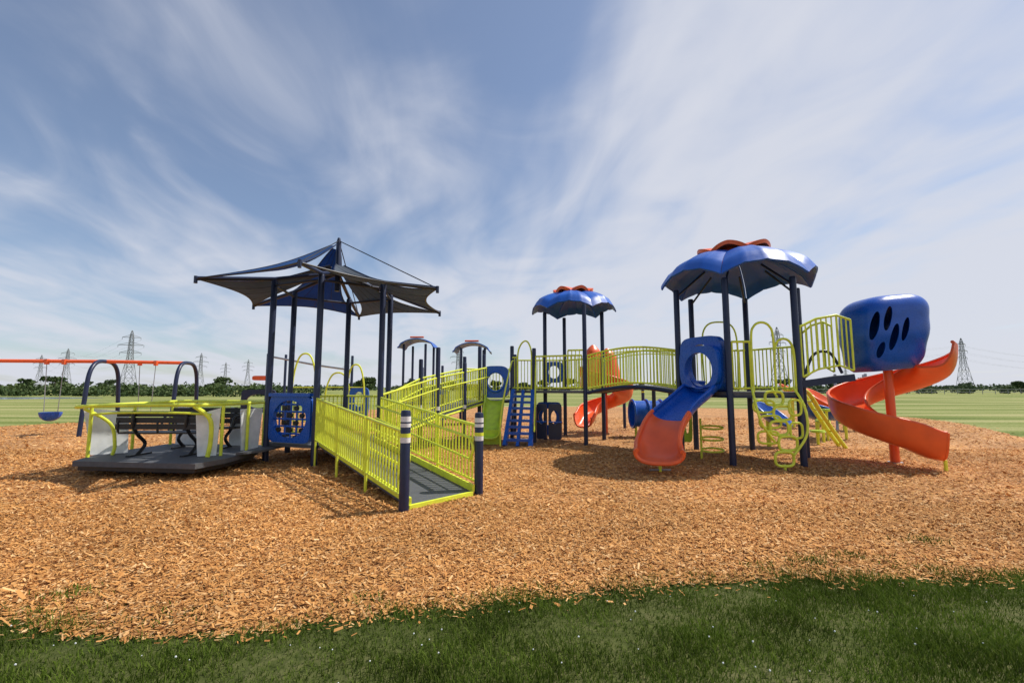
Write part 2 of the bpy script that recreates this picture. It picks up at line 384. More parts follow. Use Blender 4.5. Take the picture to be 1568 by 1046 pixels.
me=bpy.data.meshes.new('pond'); pp=[(-92+30*math.cos(a)*(1+.1*math.sin(3*a)),66+9*math.sin(a),.006) for a in [i*math.pi/20 for i in range(40)]]
me.from_pydata(pp,[],[tuple(range(40))]); me.materials.append(WAT); S.collection.objects.link(bpy.data.objects.new('pond',me))

# transmission towers
def pylon(X,Y,h,rot=.5):
    b_=B('transmission_tower',(X,Y,0)); r=h*.0036
    lv=[(0,.115),(.2,.085),(.38,.06),(.52,.04),(.62,.034),(.74,.03),(.86,.026),(.94,.018),(1,.003)]
    def pt(l,c): 
        z,w=lv[l]; a=rot+math.pi/4+c*math.pi/2; return (X+w*h*1.3*math.cos(a),Y+w*h*1.3*math.sin(a),z*h)
    for l in range(len(lv)-1):
        for c in range(4):
            b_.tube('lattice',PYL,[pt(l,c),pt(l+1,c)],r*1.3,4)
            b_.tube('lattice',PYL,[pt(l,c),pt(l+1,(c+1)%4)],r*.8,3); b_.tube('lattice',PYL,[pt(l,(c+1)%4),pt(l+1,c)],r*.8,3)
            b_.tube('lattice',PYL,[pt(l+1,c),pt(l+1,(c+1)%4)],r*.8,3)
    dx,dy=math.cos(rot),math.sin(rot)
    for z,wd in ((.62,.15),(.75,.18),(.88,.13)):
        for sg in (-1,1):
            tip=(X+dx*wd*h*sg,Y+dy*wd*h*sg,z*h)
            for o_ in (-.03,.03):
                b_.tube('cross_arm',PYL,[(X-dy*o_*h,Y+dx*o_*h,z*h),tip],r,3); 
            b_.tube('cross_arm',PYL,[(X,Y,(z+.05)*h),tip],r,3)
            b_.tube('insulator',PYL,[tip,(tip[0],tip[1],tip[2]-.04*h)],r,4)
    b_.finish()
PY=((-258,307),(-442,452),(-562,543),(-350,512),(-365,630),(-440,700),(-51,430),(170,290),(353,356),(600,820),(-230,640))
for X,Y in PY: pylon(X,Y,40,.35)
b=B('power_lines',(0,400,0))
def wire(p,q,sag=6):
    P=[Vector(p).lerp(Vector(q),k/14)-Vector((0,0,sag*math.sin(math.pi*k/14))) for k in range(15)]; b.tube('wires',PYL,P,.035,3)
for (A_,C_) in (((-258,307),(-442,452)),((-442,452),(-562,543)),((170,290),(353,356)),((353,356),(560,430))):
    for z,wd in ((.58,.15),(.71,.18),(.84,.13)):
        for sg in (-1,1): wire((A_[0]+sg*wd*38,A_[1]+sg*wd*14,40*z),(C_[0]+sg*wd*38,C_[1]+sg*wd*14,40*z))
b.finish()

# ---------------------------------------------------------------- shade structure
HC=(-4.22,10.8)
def hexp(c,r,off): return [(c[0]+r*math.cos(D2R(off+60*i)),c[1]+r*math.sin(D2R(off+60*i))) for i in range(6)]
sp=hexp(HC,1.36,218)
st=hexp(HC,2.80,218)
b=B('shade_canopy',(*HC,0))
tz=[3.80,3.84,3.74,3.66,3.72,3.74]
tips=[(x,y,z) for (x,y),z in zip(st,tz)]
for i in range(6):
    b.post('posts',NAVY,*sp[i],0,3.98,.066)
    b.tube('arms',NAVY,[tips[i],(sp[i][0],sp[i][1],4.0),(HC[0],HC[1],4.35)],.045,10)
    b.tube('arm_ends',NAVY,[Vector(tips[i])+Vector((0,0,.05)),Vector(tips[i])-Vector((0,0,.1))],.035,8)
    j=(i+1)%6
    b.tube('ring_beam',NAVY,[(*sp[i],3.86),(*sp[j],3.86)],.03,8)
b.tube('mast',NAVY,[(*HC,3.9),(*HC,5.1),(*HC,5.22)],[.06,.06,.03],12)
for i in range(6):
    A=Vector(tips[i]);C=Vector(tips[(i+1)%6])
    navy=i in(0,4)
    top=Vector((*HC,5.12 if navy else 4.6))
    def fn(u,v,A=A,C=C,top=top):
        s_=.07+.93*u; a=-1+2*v
        w=1-.36*math.sin(math.pi*min(s_,1))
        sa=s_*(1-.13*(1-a*a)*s_)
        e=A.lerp(C,.5+.5*a*w)
        p=top.lerp(e,sa); p.z-=.19*math.sin(math.pi*s_)*(1-.3*a*a)
        p.z-=.10*(1-a*a)*s_
        return p
    b.shell('sail_navy' if navy else 'sail_grey',SNAVY if navy else SGREY,fn,20,14,.008)
    for a in (0,1): b.tube('cables',NAVY,[fn(k/12,a) for k in range(13)],.014,5)
    b.tube('cables_edge',BLACK,[fn(1,k/12) for k in range(13)],.018,5)
    for q in (.25,.5,.75): b.tube('seams',BLACK,[Vector(fn(k/12,q))-Vector((0,0,.008)) for k in range(13)],.005,4)
for i in (1,4,2): b.tube('cables_edge',BLACK,[(*HC,5.15),tips[i]],.012,5)
b.finish()

# ---------------------------------------------------------------- ramp + hex deck
b=B('wheelchair_ramp',(-3,9,0))
ZD=.42
b.prism('hex_deck',DECK,[(HC[0]+(x-HC[0])*.99,HC[1]+(y-HC[1])*.99) for x,y in sp],ZD-.07,ZD)
E0=Vector((-1.40,6.07,.06));E1=Vector((-.50,7.01,.06)); F0=Vector((*sp[1],ZD));F1=Vector((*sp[2],ZD))
off=(E1-E0).normalized()
N=3
for i in range(N):
    a,c=i/N+.004,(i+1)/N-.004
    q=[lerp(E0,F0,a)+off*.12,lerp(E1,F1,a)-off*.12,lerp(E1,F1,c)-off*.12,lerp(E0,F0,c)+off*.12]
    b.prism('ramp_deck',DECK,[tuple(v) for v in q],0,.06)
for s0,s1,sg in ((E0,F0,1),(E1,F1,-1)):
    o_=off*.1*sg
    b.bar('kerb',LIME,s0+o_+Vector((0,0,.05)),s1+o_+Vector((0,0,.05)),.035,.1)
    M=3
    for i in range(M):
        p0=lerp(s0,s1,i/M+(.02 if i==0 else .01)); p1=lerp(s0,s1,(i+1)/M-.012)
        b.rail('railing',[p0,p1],h=.95,zb=.12)
        b.tube('leg',LIME,[(p1.x,p1.y,0),(p1.x,p1.y,p1.z+.95)],.024)
    ho=off*.09*sg
    b.tube('handrail',LIME,catmull([lerp(s0,s1,.03)+Vector((0,0,.45))+ho,lerp(s0,s1,.01)+Vector((0,0,.6))+ho,lerp(s0,s1,.03)+Vector((0,0,.74))+ho,lerp(s0,s1,.1)+Vector((0,0,.77))+ho,s1+Vector((0,0,.77))+ho],6),.022)
    b.tube('handrail',LIME,[lerp(s0,s1,.03)+Vector((0,0,.45))+ho,s1+Vector((0,0,.5))+ho],.02)
b.bar('entry_edge',LIME,E0+off*.1+Vector((-.02,-.02,-.02)),E1-off*.1+Vector((-.02,-.02,-.02)),.05,.06)
for p,zt in ((E0,1.30),(E1,1.22)):
    b.post('end_posts',NAVY,p.x,p.y,0,zt,.066,18)
    b.tube('post_label',LABEL,[(p.x,p.y,zt-.22),(p.x,p.y,zt-.08)],.0675,18)
    b.tube('post_label_text',NAVY,[(p.x,p.y,zt-.17),(p.x,p.y,zt-.15)],.0685,18)
    b.tube('post_label',LABEL,[(p.x,p.y,zt-.42),(p.x,p.y,zt-.35)],.0675,18)
    b.tube('post_collar',LIME,[(p.x,p.y,zt-.35),(p.x,p.y,zt-.30)],.07,18)
G0a=Vector((*sp[2],ZD));G0b=Vector((*sp[3],ZD)); G1a=Vector((-.75,14.0,1.2));G1b=Vector((-1.55,14.9,1.2))
Ma=Vector((-1.95,12.0,.85)); Mb=Vector((-2.6,13.0,.85))
for A_,B_,C_,D_ in ((G0a,Ma,Mb,G0b),(Ma,G1a,G1b,Mb)):
    b.prism('ramp_deck_upper',DECK,[tuple(v) for v in (A_,B_,C_,D_)],0,.07)
for a_,c_ in ((G0a,Ma),(Ma,G1a),(G0b,Mb),(Mb,G1b)):
    b.rail('railing_upper',[lerp(a_,c_,.03),lerp(a_,c_,.97)],h=1.0,zb=.05)
    b.tube('railing_upper',LIME,[lerp(a_,c_,.03)+Vector((.07,-.04,.72)),lerp(a_,c_,.97)+Vector((.07,-.04,.72))],.02)
    b.tube('railing_upper',LIME,[lerp(a_,c_,.03)+Vector((0,0,-.06)),lerp(a_,c_,.97)+Vector((0,0,-.06))],.03)
for p,z in ((Ma,2.65),(Mb,2.4),(Vector((-1.55,14.9,0)),2.6),(Vector((-1.35,13.0,0)),2.3)):
    b.post('posts',NAVY,p.x,p.y,0,z,.06)
    b.tube('post_label',LABEL,[(p.x,p.y,1.0),(p.x,p.y,1.1)],.0615,14)
for i,j in ((3,4),(4,5)):
    b.rail('railing',[(*sp[i],ZD),(*sp[j],ZD)],h=.95)
b.finish()

b=B('activity_panel',(-4.7,9.7,0.9))
p0=Vector((*sp[0],0));p1=Vector((*sp[1],0)); d=(p1-p0).normalized(); nr=Vector((d.y,-d.x,0))
a_=p0+d*.1;c_=p1-d*.1
b.plate('frame',BLUE,(a_.x,a_.y),(c_.x,c_.y),.45,1.42,(.5,.5,.40,.40),.1,9)
L=(c_-a_).length
for k in range(1,6):
    q=a_+d*(L*(.08+.84*k/6)); b.tube('bars',BLUE,[q+Vector((0,0,.5)),q+Vector((0,0,1.37))],.02,8)
for k in range(1,6):
    z=.48+.91*k/6; b.tube('bars',BLUE,[a_+d*.06+Vector((0,0,z)),c_-d*.06+Vector((0,0,z))],.02,8)
for i in range(5):
    for j in range(5):
        q=a_+d*(L*(.15+.14*i+.07))+Vector((0,0,.555+.152*j))+nr*.015
        if (i*3+j)%2: b.tube('spinners',BLACK,[q-nr*.03,q+nr*.03],.05,14)
b.bar('header',BLUE,a_+nr*.02+Vector((0,0,1.44)),c_+nr*.02+Vector((0,0,1.44)),.13,.07)
b.finish(50)

# ---------------------------------------------------------------- glider
b=B('accessible_glider',(-6.9,9.2,0))
b.prism('platform',DECK,[(-7.85,8.30),(-5.45,8.0),(-5.3,8.6),(-5.35,9.75),(-5.7,10.6),(-8.0,10.9),(-8.2,9.2)],.2,.29)
b.prism('platform_edge',BLACK,[(-7.8,8.36),(-5.5,8.07),(-5.37,8.62),(-5.42,9.7),(-5.75,10.5),(-7.95,10.8),(-8.13,9.2)],.12,.198)
b.prism('base_frame',BLACK,[(-7.4,8.7),(-5.9,8.55),(-5.9,10.2),(-7.4,10.3)],.02,.12)
b.prism('transfer_plate',DECK,[(-5.33,8.95),(-5.05,9.3),(-4.95,10.4),(-5.4,10.3)],.30,.34)
def panel(pts,t=.04,mat=WHITE,nm='side_panels'):
    P=[Vector(p) for p in pts]; n=(P[1]-P[0]).cross(P[2]-P[0]).normalized()*t
    V=P+[p+n for p in P]; k=len(P)
    b.add(nm,mat,V,[tuple(range(k-1,-1,-1)),tuple(range(k,2*k))]+[(i,(i+1)%k,k+(i+1)%k,k+i) for i in range(k)])
panel([(-8.13,8.95,.3),(-7.7,9.3,.3),(-7.78,9.35,1.1),(-8.25,8.85,1.20)])
panel([(-7.75,10.7,.3),(-6.95,10.6,.3),(-6.95,10.6,1.1),(-7.75,10.7,1.15)])
panel([(-6.4,10.5,.3),(-5.9,10.45,.3),(-5.9,10.45,1.1),(-6.4,10.5,1.15)])
panel([(-5.97,8.82,.3),(-5.68,8.92,.3),(-5.66,8.95,1.20),(-6.02,8.78,1.08)])
panel([(-5.62,9.6,.3),(-5.45,9.9,.3),(-5.42,9.95,1.15),(-5.62,9.5,1.15)])
top=catmull([(-8.28,8.8,1.22),(-8.1,8.62,1.24),(-7.4,8.6,1.26),(-6.2,8.55,1.27),(-5.9,8.62,1.27),(-5.67,9.0,1.27),(-5.55,9.8,1.27),(-5.6,10.6,1.27),(-6.5,10.75,1.27),(-7.8,10.9,1.27),(-8.15,10.3,1.25),(-8.3,9.2,1.23)],6,True)
b.tube('top_rail',LIME,top,.034,10,True)
for p in ((-8.0,8.75),(-5.62,8.95),(-5.5,9.6),(-5.65,10.5),(-7.9,10.7),(-8.12,9.9)):
    b.tube('stanchions',LIME,[(p[0],p[1],.29),(p[0],p[1],1.25)],.03,10)
b.tube('top_rail',LIME,catmull([(-8.02,8.75,1.08),(-7.4,8.7,1.12),(-6.3,8.66,1.12),(-5.75,8.8,1.08)],5),.022)
b.tube('stanchions',LIME,catmull([(-8.1,8.7,1.2),(-7.8,8.95,.9),(-7.72,9.0,.5),(-7.75,9.0,.3)],6),.03)
b.tube('stanchions',LIME,catmull([(-5.95,8.6,1.25),(-5.72,8.72,1.0),(-5.7,8.75,.6),(-5.74,8.75,.3)],6),.04)
def bench(x0,x1,y,z,f):
    for k in range(3): b.bar('bench_slats',BLACK,(x0,y+f*.01*k,z+.56+k*.12),(x1,y+f*.01*k-.02,z+.56+k*.12),.035,.105)
    for k in range(4): b.bar('bench_slats',BLACK,(x0,y+f*(.1+.11*k),z+.43),(x1,y+f*(.1+.11*k),z+.43),.09,.03)
    for x in (x0+.35,x1-.25):
        b.tube('bench_legs',BLACK,catmull([(x,y+f*.1,z),(x,y+f*.3,z+.2),(x,y+f*.1,z+.4),(x,y-f*.03,z+.6),(x,y-f*.03,z+.86)],5),.032)
        b.bar('bench_legs',BLACK,(x,y-.1,z+.015),(x,y+f*.45,z+.015),.07,.025)
    for x in (x0+.05,(x0+x1)/2,x1-.05):
        b.tube('bench_arms',BLACK,catmull([(x,y,z+.45),(x,y-.02*f,z+.62),(x,y+f*.06,z+.70),(x,y+f*.35,z+.66),(x,y+f*.42,z+.45)],5),.02)
bench(-7.6,-5.98,8.85,.29,1); bench(-7.6,-5.98,10.35,.29,-1)
b.finish()

# ---------------------------------------------------------------- decks mid
D3=1.5
T1=[(1.03,14.2),(2.05,12.8),(2.81,14.1),(1.77,15.3)]
b=B('play_deck',(0,14,0))
b.prism('deck',DECK,[(-1.05,14.1),(0,13.9),(.1,15.3),(-.95,15.4)],1.13,1.2)
b.prism('deck_upper',DECK,[(0,13.9),(.65,13.4),(2.0,12.85),(1.0,14.2),(.1,15.3)],D3-.07,D3)
for x,y,z in ((-1.0,14.1,2.86),(0,13.9,2.86),(.1,15.3,2.7),(-.95,15.4,2.7),(.65,13.4,2.75)): b.post('posts',NAVY,x,y,0,z,.06)
b.plate('round_window',BLUE,(-.92,14.07),(-.08,13.91),1.28,2.25,(.5,.5,.30,.28),.12,4)
b.tube('window_ring',BLUE,[(-.5+.27*math.cos(a),13.92+.05*math.cos(a)*-1,1.765+.30*math.sin(a)) for a in [k*math.pi/14 for k in range(28)]],.035,8,True)
b.rail('railing',[(.0,13.88,D3),(.17,13.75,D3)],h=1.0); 
b.rail('railing',[(.7,13.36,D3),(1.97,12.85,D3)],h=1.0)
b.rail('railing',[(-.95,15.4,1.2),(.1,15.3,1.2)],h=1.0)
b.rail('railing',[(.1,15.3,D3),(1.7,15.3,D3)],h=1.0)
b.rail('railing',[(-1.5,14.9,1.2),(-1.0,15.4,1.2)],h=1.0)
b.tube('arch',LIME,catmull([(.17,13.75,D3),(.17,13.75,2.5),(.25,13.68,2.85),(.4,13.58,2.98),(.52,13.5,2.85),(.58,13.45,2.5),(.58,13.45,D3)],6),.024)
for x0,x1,yy in ((.72,1.0,13.4),(1.05,1.42,13.25)):
    b.plate('store_panel',NAVY,(x0,yy),(x1,yy-.1),.12,1.12,(.5,.62,.32,.2),.06,12)
    b.bar('store_shelf',BLUE,(x0,yy-.08,.62),(x1,yy-.18,.62),.1,.03)
b.plate('store_panel_blue',BLUE,(.78,14.2),(1.5,14.0),.15,1.15,(.5,.55,.3,.25),.06,9)
b.plate('bubble_panel',BLUE,(1.1,15.2),(1.7,15.2),1.75,2.45,(.5,.5,.3,.3),.06,5)
b.finish()
b=B('rung_climber',(.2,13.1,.7))
A0=Vector((-.2,12.62,0));A1=Vector((.50,12.5,0));C0=Vector((.05,13.72,1.5));C1=Vector((.62,13.38,1.5))
for a_,c_ in ((A0,C0),(A1,C1)): b.bar('stringer',BLUE,a_,c_,.10,.16,(1,-.3,0))
b.bar('stringer',BLUE,(A0+A1)/2,(C0+C1)/2,.08,.1,(1,-.3,0))
for k in range(1,9):
    p=lerp(A0,C0,k/9);q=lerp(A1,C1,k/9); b.bar('rungs',BLUE,p,q,.16,.07)
b.tube('handrail',LIME,catmull([A0+Vector((-.12,0,.0)),A0+Vector((-.1,.2,.9)),C0+Vector((-.1,-.2,.7)),C0+Vector((-.02,0,.9))],6),.022)
b.tube('handrail',LIME,catmull([A1+Vector((.1,0,.4)),lerp(A1,C1,.3)+Vector((.1,0,.6)),C1+Vector((.08,0,.8))],6),.022)
b.finish()
b=B('toddler_slide',(-.6,13.3,.5))
pth=catmull([(-.5,14.0,1.2),(-.52,13.8,1.05),(-.58,13.3,.5),(-.62,12.9,.25),(-.64,12.65,.22)],5)
b.chute('chute',LIMEP,pth,.55,.2); b.plate('side_wall',LIMEP,(-.9,12.95),(-.3,12.9),.02,.42,None,.05,6)
b.finish()

# roofs
def flower_roof(b,c,R_,zt,zd,off,n,cap=.42,lift=.22,bulge=.10):
    for i in range(n):
        a0=D2R(off+360/n*(i+.5)); half=math.pi/n
        def fn(u,v,a0=a0):
            a=-1+2*v; s_=.04+.96*u
            ang=a0+a*half*.995
            rad=R_*s_*(1+bulge*(1-a*a))*math.cos(half)/math.cos(a*half)*1.08
            z=zt-zd*s_**2.3+lift*(1-abs(a)**2.4)*s_**1.5-(.12*max(0,(s_-.9)/.1))
            z+=.03*math.exp(-((a)/.08)**2)*s_+.018*(math.exp(-((a-.5)/.07)**2)+math.exp(-((a+.5)/.07)**2))*s_
            return (c[0]+rad*math.cos(ang),c[1]+rad*math.sin(ang),z)
        b.shell('roof_petals',ROOFB,fn,20,24,.04)
    m=n
    for i in range(m):
        a0=D2R(off+30+360/m*(i+.5)); half=math.pi/m
        def fn(u,v,a0=a0):
            a=-1+2*v; s_=.02+.98*u
            rad=R_*cap*s_*(1+.08*(1-a*a)); ang=a0+a*half
            z=zt+.15-.12*s_**1.8*abs(a)**1.5+.02*s_**2*(1-a*a)-.05*s_**2
            return (c[0]+rad*math.cos(ang),c[1]+rad*math.sin(ang),z)
        b.shell('roof_cap',ORNG,fn,8,14,.09)
    b.tube('roof_cap_base',ORNG,[(c[0],c[1],zt-.12),(c[0],c[1],zt+.05)],R_*cap*.6,16)
b=B('playground_tower',(1.9,14.1,0))
for x,y in T1: b.post('posts',NAVY,x,y,0,3.95,.06)
b.prism('deck',DECK,T1,D3-.07,D3)
flower_roof(b,(1.92,14.1),1.22,4.55,.52,107,6,.48,.16)
b.rail('railing',[(1.77,15.3,D3),(2.81,14.1,D3)],h=1.0)
b.rail('railing_gate',[(2.02,12.86,D3),(1.6,13.0,D3)],h=1.15)
b.finish()
C2=(5.32,10.65); tp=hexp(C2,1.38,175)
b=B('playground_tower',(*C2,0))
for x,y in tp: b.post('posts',NAVY,x,y,0,3.92,.067)
b.prism('deck',DECK,tp,D3-.08,D3)
b.prism('deck_trim',NAVY,[(C2[0]+(x-C2[0])*1.01,C2[1]+(y-C2[1])*1.01) for x,y in tp],D3-.12,D3-.082)
flower_roof(b,C2,1.60,4.78,.72,175,6,.48,.24)
for i,j in ((4,5),(3,4)): b.rail('railing',[(*tp[i],D3),(*tp[j],D3)],h=1.05)
F_=Vector((*tp[1],D3));G_=Vector((*tp[2],D3))
b.rail('railing',[lerp(F_,G_,.06),lerp(F_,G_,.32)],h=1.05)
for t0,t1,zz,oy in ((.34,.66,2.95,-.02),(.66,.94,2.6,-.03)):
    p=lerp(F_,G_,t0);q=lerp(F_,G_,t1); o_=Vector((0,oy,0))
    b.tube('arches',LIME,catmull([p+o_,Vector((p.x,p.y,zz-.35))+o_,Vector((*lerp(p,q,.15).xy,zz-.08))+o_,Vector((*lerp(p,q,.5).xy,zz))+o_,Vector((*lerp(p,q,.85).xy,zz-.08))+o_,Vector((q.x,q.y,zz-.35))+o_,q+o_],6),.025)
p=Vector((*tp[4],D3));q=Vector((*tp[5],D3))
b.tube('arches',LIME,catmull([lerp(p,q,.2),Vector((*lerp(p,q,.2).xy,3.0)),Vector((*lerp(p,q,.5).xy,3.3)),Vector((*lerp(p,q,.8).xy,3.0)),lerp(p,q,.8)],8),.022)
for x,y in tp: b.tube('brackets',NAVY,[(x,y,3.75),(C2[0]+(x-C2[0])*.5,C2[1]+(y-C2[1])*.5,4.35)],.025,8)
b.finish()

# bridge
b=B('arched_bridge',(3.4,12.5,1.6))
def bp_(A_,C_,n=14,h=.16): return [Vector(A_).lerp(Vector(C_),i/n)+Vector((0,0,h*math.sin(math.pi*i/n))) for i in range(n+1)]
fa=bp_((2.12,12.76,D3),(4.05,11.0,D3)); bk=bp_((2.8,13.95,D3),(4.7,11.95,D3))
V=[];F=[]
for p,q in zip(fa,bk): V+= [p,q,q-Vector((0,0,.08)),p-Vector((0,0,.08))]
for i in range(len(fa)-1):
    for k in range(4): F.append((i*4+k,i*4+(k+1)%4,i*4+4+(k+1)%4,i*4+4+k))
b.add('deck',DECK,V,F)
for L_ in (fa,bk):
    b.tube('edge_beam',NAVY,[p-Vector((0,0,.06)) for p in L_],.045)
    b.tube('railing',LIME,[p+Vector((0,0,.98)) for p in L_],.026); b.tube('railing',LIME,[p+Vector((0,0,.06)) for p in L_],.022)
    b.tube('railing',LIME,[p+Vector((0,0,.88)) for p in L_],.014)
    for i in range(len(L_)-1):
        for k in (0,.5):
            q=L_[i].lerp(L_[i+1],k); b.tube('railing',LIME,[q+Vector((0,0,.06)),q+Vector((0,0,.98))],.0145,6)
b.finish()

# wave slide
b=B('wave_slide',(3.5,9.8,.8))
pth=catmull([(4.66,10.3,1.52),(4.25,10.10,1.50),(3.90,9.88,1.30),(3.45,9.60,1.02),(3.14,9.32,.80),(2.90,9.05,.46),(2.78,8.80,.28),(2.68,8.45,.24)],7)
mid=len(pth)//2-1
b.chute('chute_upper',BLUE,pth,.78,.20,.045,0,0,mid+1); b.chute('chute_lower',ORNG,pth,.80,.20,.05,0,mid,None)
b.tube('foot',LIME,[(2.8,8.80,0),(2.8,8.80,.24)],.03); b.tube('foot_bar',SILV,[(2.6,8.80,.05),(3.0,8.80,.05)],.02)
b.tube('foot_navy',NAVY,[(3.42,9.60,0),(3.42,9.60,.95)],.035)
q0=tp[0];q1=tp[1]
b.plate('hood',BLUE,(q0[0]+.06,q0[1]-.1),(q1[0]-.04,q1[1]+.1),1.5,2.72,(.5,.48,.33,.38),.16,5)
b.plate('hood_side',BLUE,(q0[0]-.05,q0[1]-.3),(q1[0]-.18,q1[1]+.02),1.6,2.5,(.5,.40,.36,.44),.12,4)
b.finish()

# spiral slide
def spiral(b,c,r,z0,z1,a0,a1,ex,w=.62,d=.28,mat=ORNG,outer=.14,zend=.24):
    P=[];n=46
    for i in range(n+1):
        t=i/n;a=D2R(a0+(a1-a0)*t); P.append(Vector((c[0]+r*math.cos(a),c[1]+r*math.sin(a),z0+(z1-z0)*t)))
    a=D2R(a1); tg=Vector((-math.sin(a),math.cos(a),0))
    for k in range(1,7):
        P.append(P[n]+tg*ex*k/6+Vector((0,0,(zend-z1)*math.sin(k/6*math.pi/2))))
    b.chute('chute',mat,P,w,d,.04,outer)
    return P
b=B('spiral_slide',(8.15,9.8,0))
spiral(b,(8.12,9.85),.74,2.02,.42,-70,245,.5,.66,.33,ORNG,.18)
b.tube('column',ORNG,[(8.12,9.85,.03),(8.12,9.85,2.0)],.085,16)
b.tube('foot',LIME,[(8.25,8.85,0),(8.25,8.85,.22)],.03); b.tube('foot_plate',SILV,[(8.12,9.85,0),(8.12,9.85,.03)],.14)
hc=Vector((8.02,9.80,2.72))
def hood(u,v):
    th=2*math.pi*u; ph=-math.pi/2*.68+(math.pi*.84)*v
    def pw(x,e): return math.copysign(abs(x)**e,x)
    cx=pw(math.cos(ph),.42)*pw(math.cos(th),.55); cy=pw(math.cos(ph),.42)*pw(math.sin(th),.55); cz=pw(math.sin(ph),.72)
    k=1+.10*cz+.016*math.cos(9*cz)
    return hc+Vector((cx*.66*k+.05*cz,cy*.58*k,cz*.80+.06*cx))
hb=B('hood_tmp'); hb.shell('hood_tmp_mesh',BLUE,hood,96,56,-.035,None,True)
_,HV,HF=hb.parts['hood_tmp_mesh']
bmh=bmesh.new(); vs=[bmh.verts.new(v) for v in HV]
for f in HF:
    try: bmh.faces.new([vs[i] for i in f])
    except ValueError: pass
bmesh.ops.remove_doubles(bmh,verts=bmh.verts,dist=1e-4); bmesh.ops.dissolve_degenerate(bmh,edges=bmh.edges,dist=1e-5)
bmesh.ops.recalc_face_normals(bmh,faces=bmh.faces)
hm=bpy.data.meshes.new('hood'); bmh.to_mesh(hm); bmh.free()
cm=B('c'); slots=[(-.56,.14,.070,.30,.22),(-.33,.28,.065,.26,.24),(-.24,-.10,.070,.28,.26),(-.48,-.36,.060,.17,.30),(-.02,.06,.060,.25,.26)]
cdir=Vector((-.35,-.94,0)); cside=Vector((.94,-.35,0))
for sx_,sz,rx,rz,tl in slots:
    ring0=[];n=28
    for yy in (1.2,.12):
        for k in range(n):
            a=2*math.pi*k/n; q_=rx*math.cos(a);w_=rz*math.sin(a)
            ring0.append(hc+cside*(sx_+.22+q_*math.cos(tl)+w_*math.sin(tl))+cdir*yy+Vector((0,0,sz-q_*math.sin(tl)+w_*math.cos(tl))))
    cm.add('c',BLUE,ring0,[(k,(k+1)%n,n+(k+1)%n,n+k) for k in range(n)]+[tuple(range(n-1,-1,-1)),tuple(range(n,2*n))])
_,CV,CF=cm.parts['c']; cme=bpy.data.meshes.new('cut'); cme.from_pydata(CV,[],CF); 
bmc=bmesh.new(); bmc.from_mesh(cme); bmesh.ops.recalc_face_normals(bmc,faces=bmc.faces); bmc.to_mesh(cme); bmc.free()
ho_=bpy.data.objects.new('hood',hm); co_=bpy.data.objects.new('cut',cme); S.collection.objects.link(ho_); S.collection.objects.link(co_)
md=ho_.modifiers.new('b','BOOLEAN'); md.operation='DIFFERENCE'; md.object=co_; md.solver='EXACT'
bpy.context.view_layer.update()
nm=bpy.data.meshes.new_from_object(ho_.evaluated_get(bpy.context.evaluated_depsgraph_get()))
ho_.modifiers.clear()
if len(nm.polygons)>1000: ho_.data=nm
bpy.data.objects.remove(co_)
nm=ho_.data; nm.materials.clear(); nm.materials.append(BLUE); nm.polygons.foreach_set('use_smooth',[True]*len(nm.polygons))
nm.set_sharp_from_angle(angle=D2R(45))
b.tube('hood_rim',BLUE,[hood(k/40,.05) for k in range(40)],.04,8,True)
w0=Vector((*tp[2],1.72));w1=Vector((6.98,9.30,1.86)); w2=Vector((7.25,10.25,1.86)); w3=Vector((*tp[3],1.72))
b.prism('walkway_deck',DECK,[tuple(v) for v in (w0,w1,w2,w3)],0,.08)
b.bar('walkway_edge',NAVY,w0-Vector((0,0,.06)),w1-Vector((0,0,.06)),.05,.14)
for a_,c_ in ((w0,w1),(w3,w2)):
    rp=[a_+(c_-a_)*(i/8) for i in range(9)]
    b.rail('railing',[rp[0]+(rp[8]-rp[0])*.08,rp[3]+Vector((0,0,.12)),rp[6]+Vector((0,0,.14)),rp[8]],h=1.12,zb=.08)
b.tube('inner_arch',NAVY,catmull([lerp(w0,w1,.15)+Vector((0,.1,.05)),lerp(w0,w1,.35)+Vector((0,.1,.5)),lerp(w0,w1,.65)+Vector((0,.1,.5)),lerp(w0,w1,.85)+Vector((0,.1,.05))],6),.03)
e=b.finish(60)
ho_.parent=e; ho_.location=-e.location

# loop climber
b=B('loop_climber',(5.3,9.1,0))
def ring(c,w,h,r,ux=Vector((1,0,0)),uz=Vector((0,0,1))):
    P=[]
    for k in range(28):
        a=2*math.pi*k/28; q=(abs(math.cos(a))**3.5+abs(math.sin(a))**3.5)**(-1/3.5)
        P.append(c+ux*w/2*math.cos(a)*q+uz*h/2*math.sin(a)*q)
    b.tube('loops',LIME,P,r,8,True)
for k in range(5):
    z=.10+.29*k; y=8.98+.06*k
    ring(Vector((5.33+(.06 if k%2 else -.06),y,z+.12)),.36,.27,.027)
for k in range(3):
    z=.62+.3*k; y=9.1+.05*k
    ring(Vector((5.05+(.08 if k%2 else 0),y,z)),.42,.24,.024)
for k in range(2):
    ring(Vector((5.62,9.12,.75+.45*k)),.24,.3,.024)
b.tube('rails',LIME,catmull([(4.9,9.35,1.6),(4.8,9.05,1.3),(4.85,8.95,.9),(5.1,8.98,.55)],6),.024)
b.tube('rails',LIME,catmull([(5.75,9.35,1.6),(5.8,9.1,1.2),(5.75,9.0,.7),(5.45,8.96,.3)],6),.024)
b.tube('rails',LIME,[(5.27,8.98,0),(5.27,8.98,.12)],.024); b.tube('rails',LIME,[(5.33,9.22,1.4),(5.33,9.4,1.6)],.024)
b.finish()
b=B('step_ladder',(4.3,10.6,0))
for k in range(3): 
    P=[Vector((4.5+.25*math.cos(a),10.4+.12*math.sin(a),.2+.25*k+.03*math.sin(a))) for a in [i*math.pi/10 for i in range(20)]]
    b.tube('loops',LIME,P,.022,7,True)
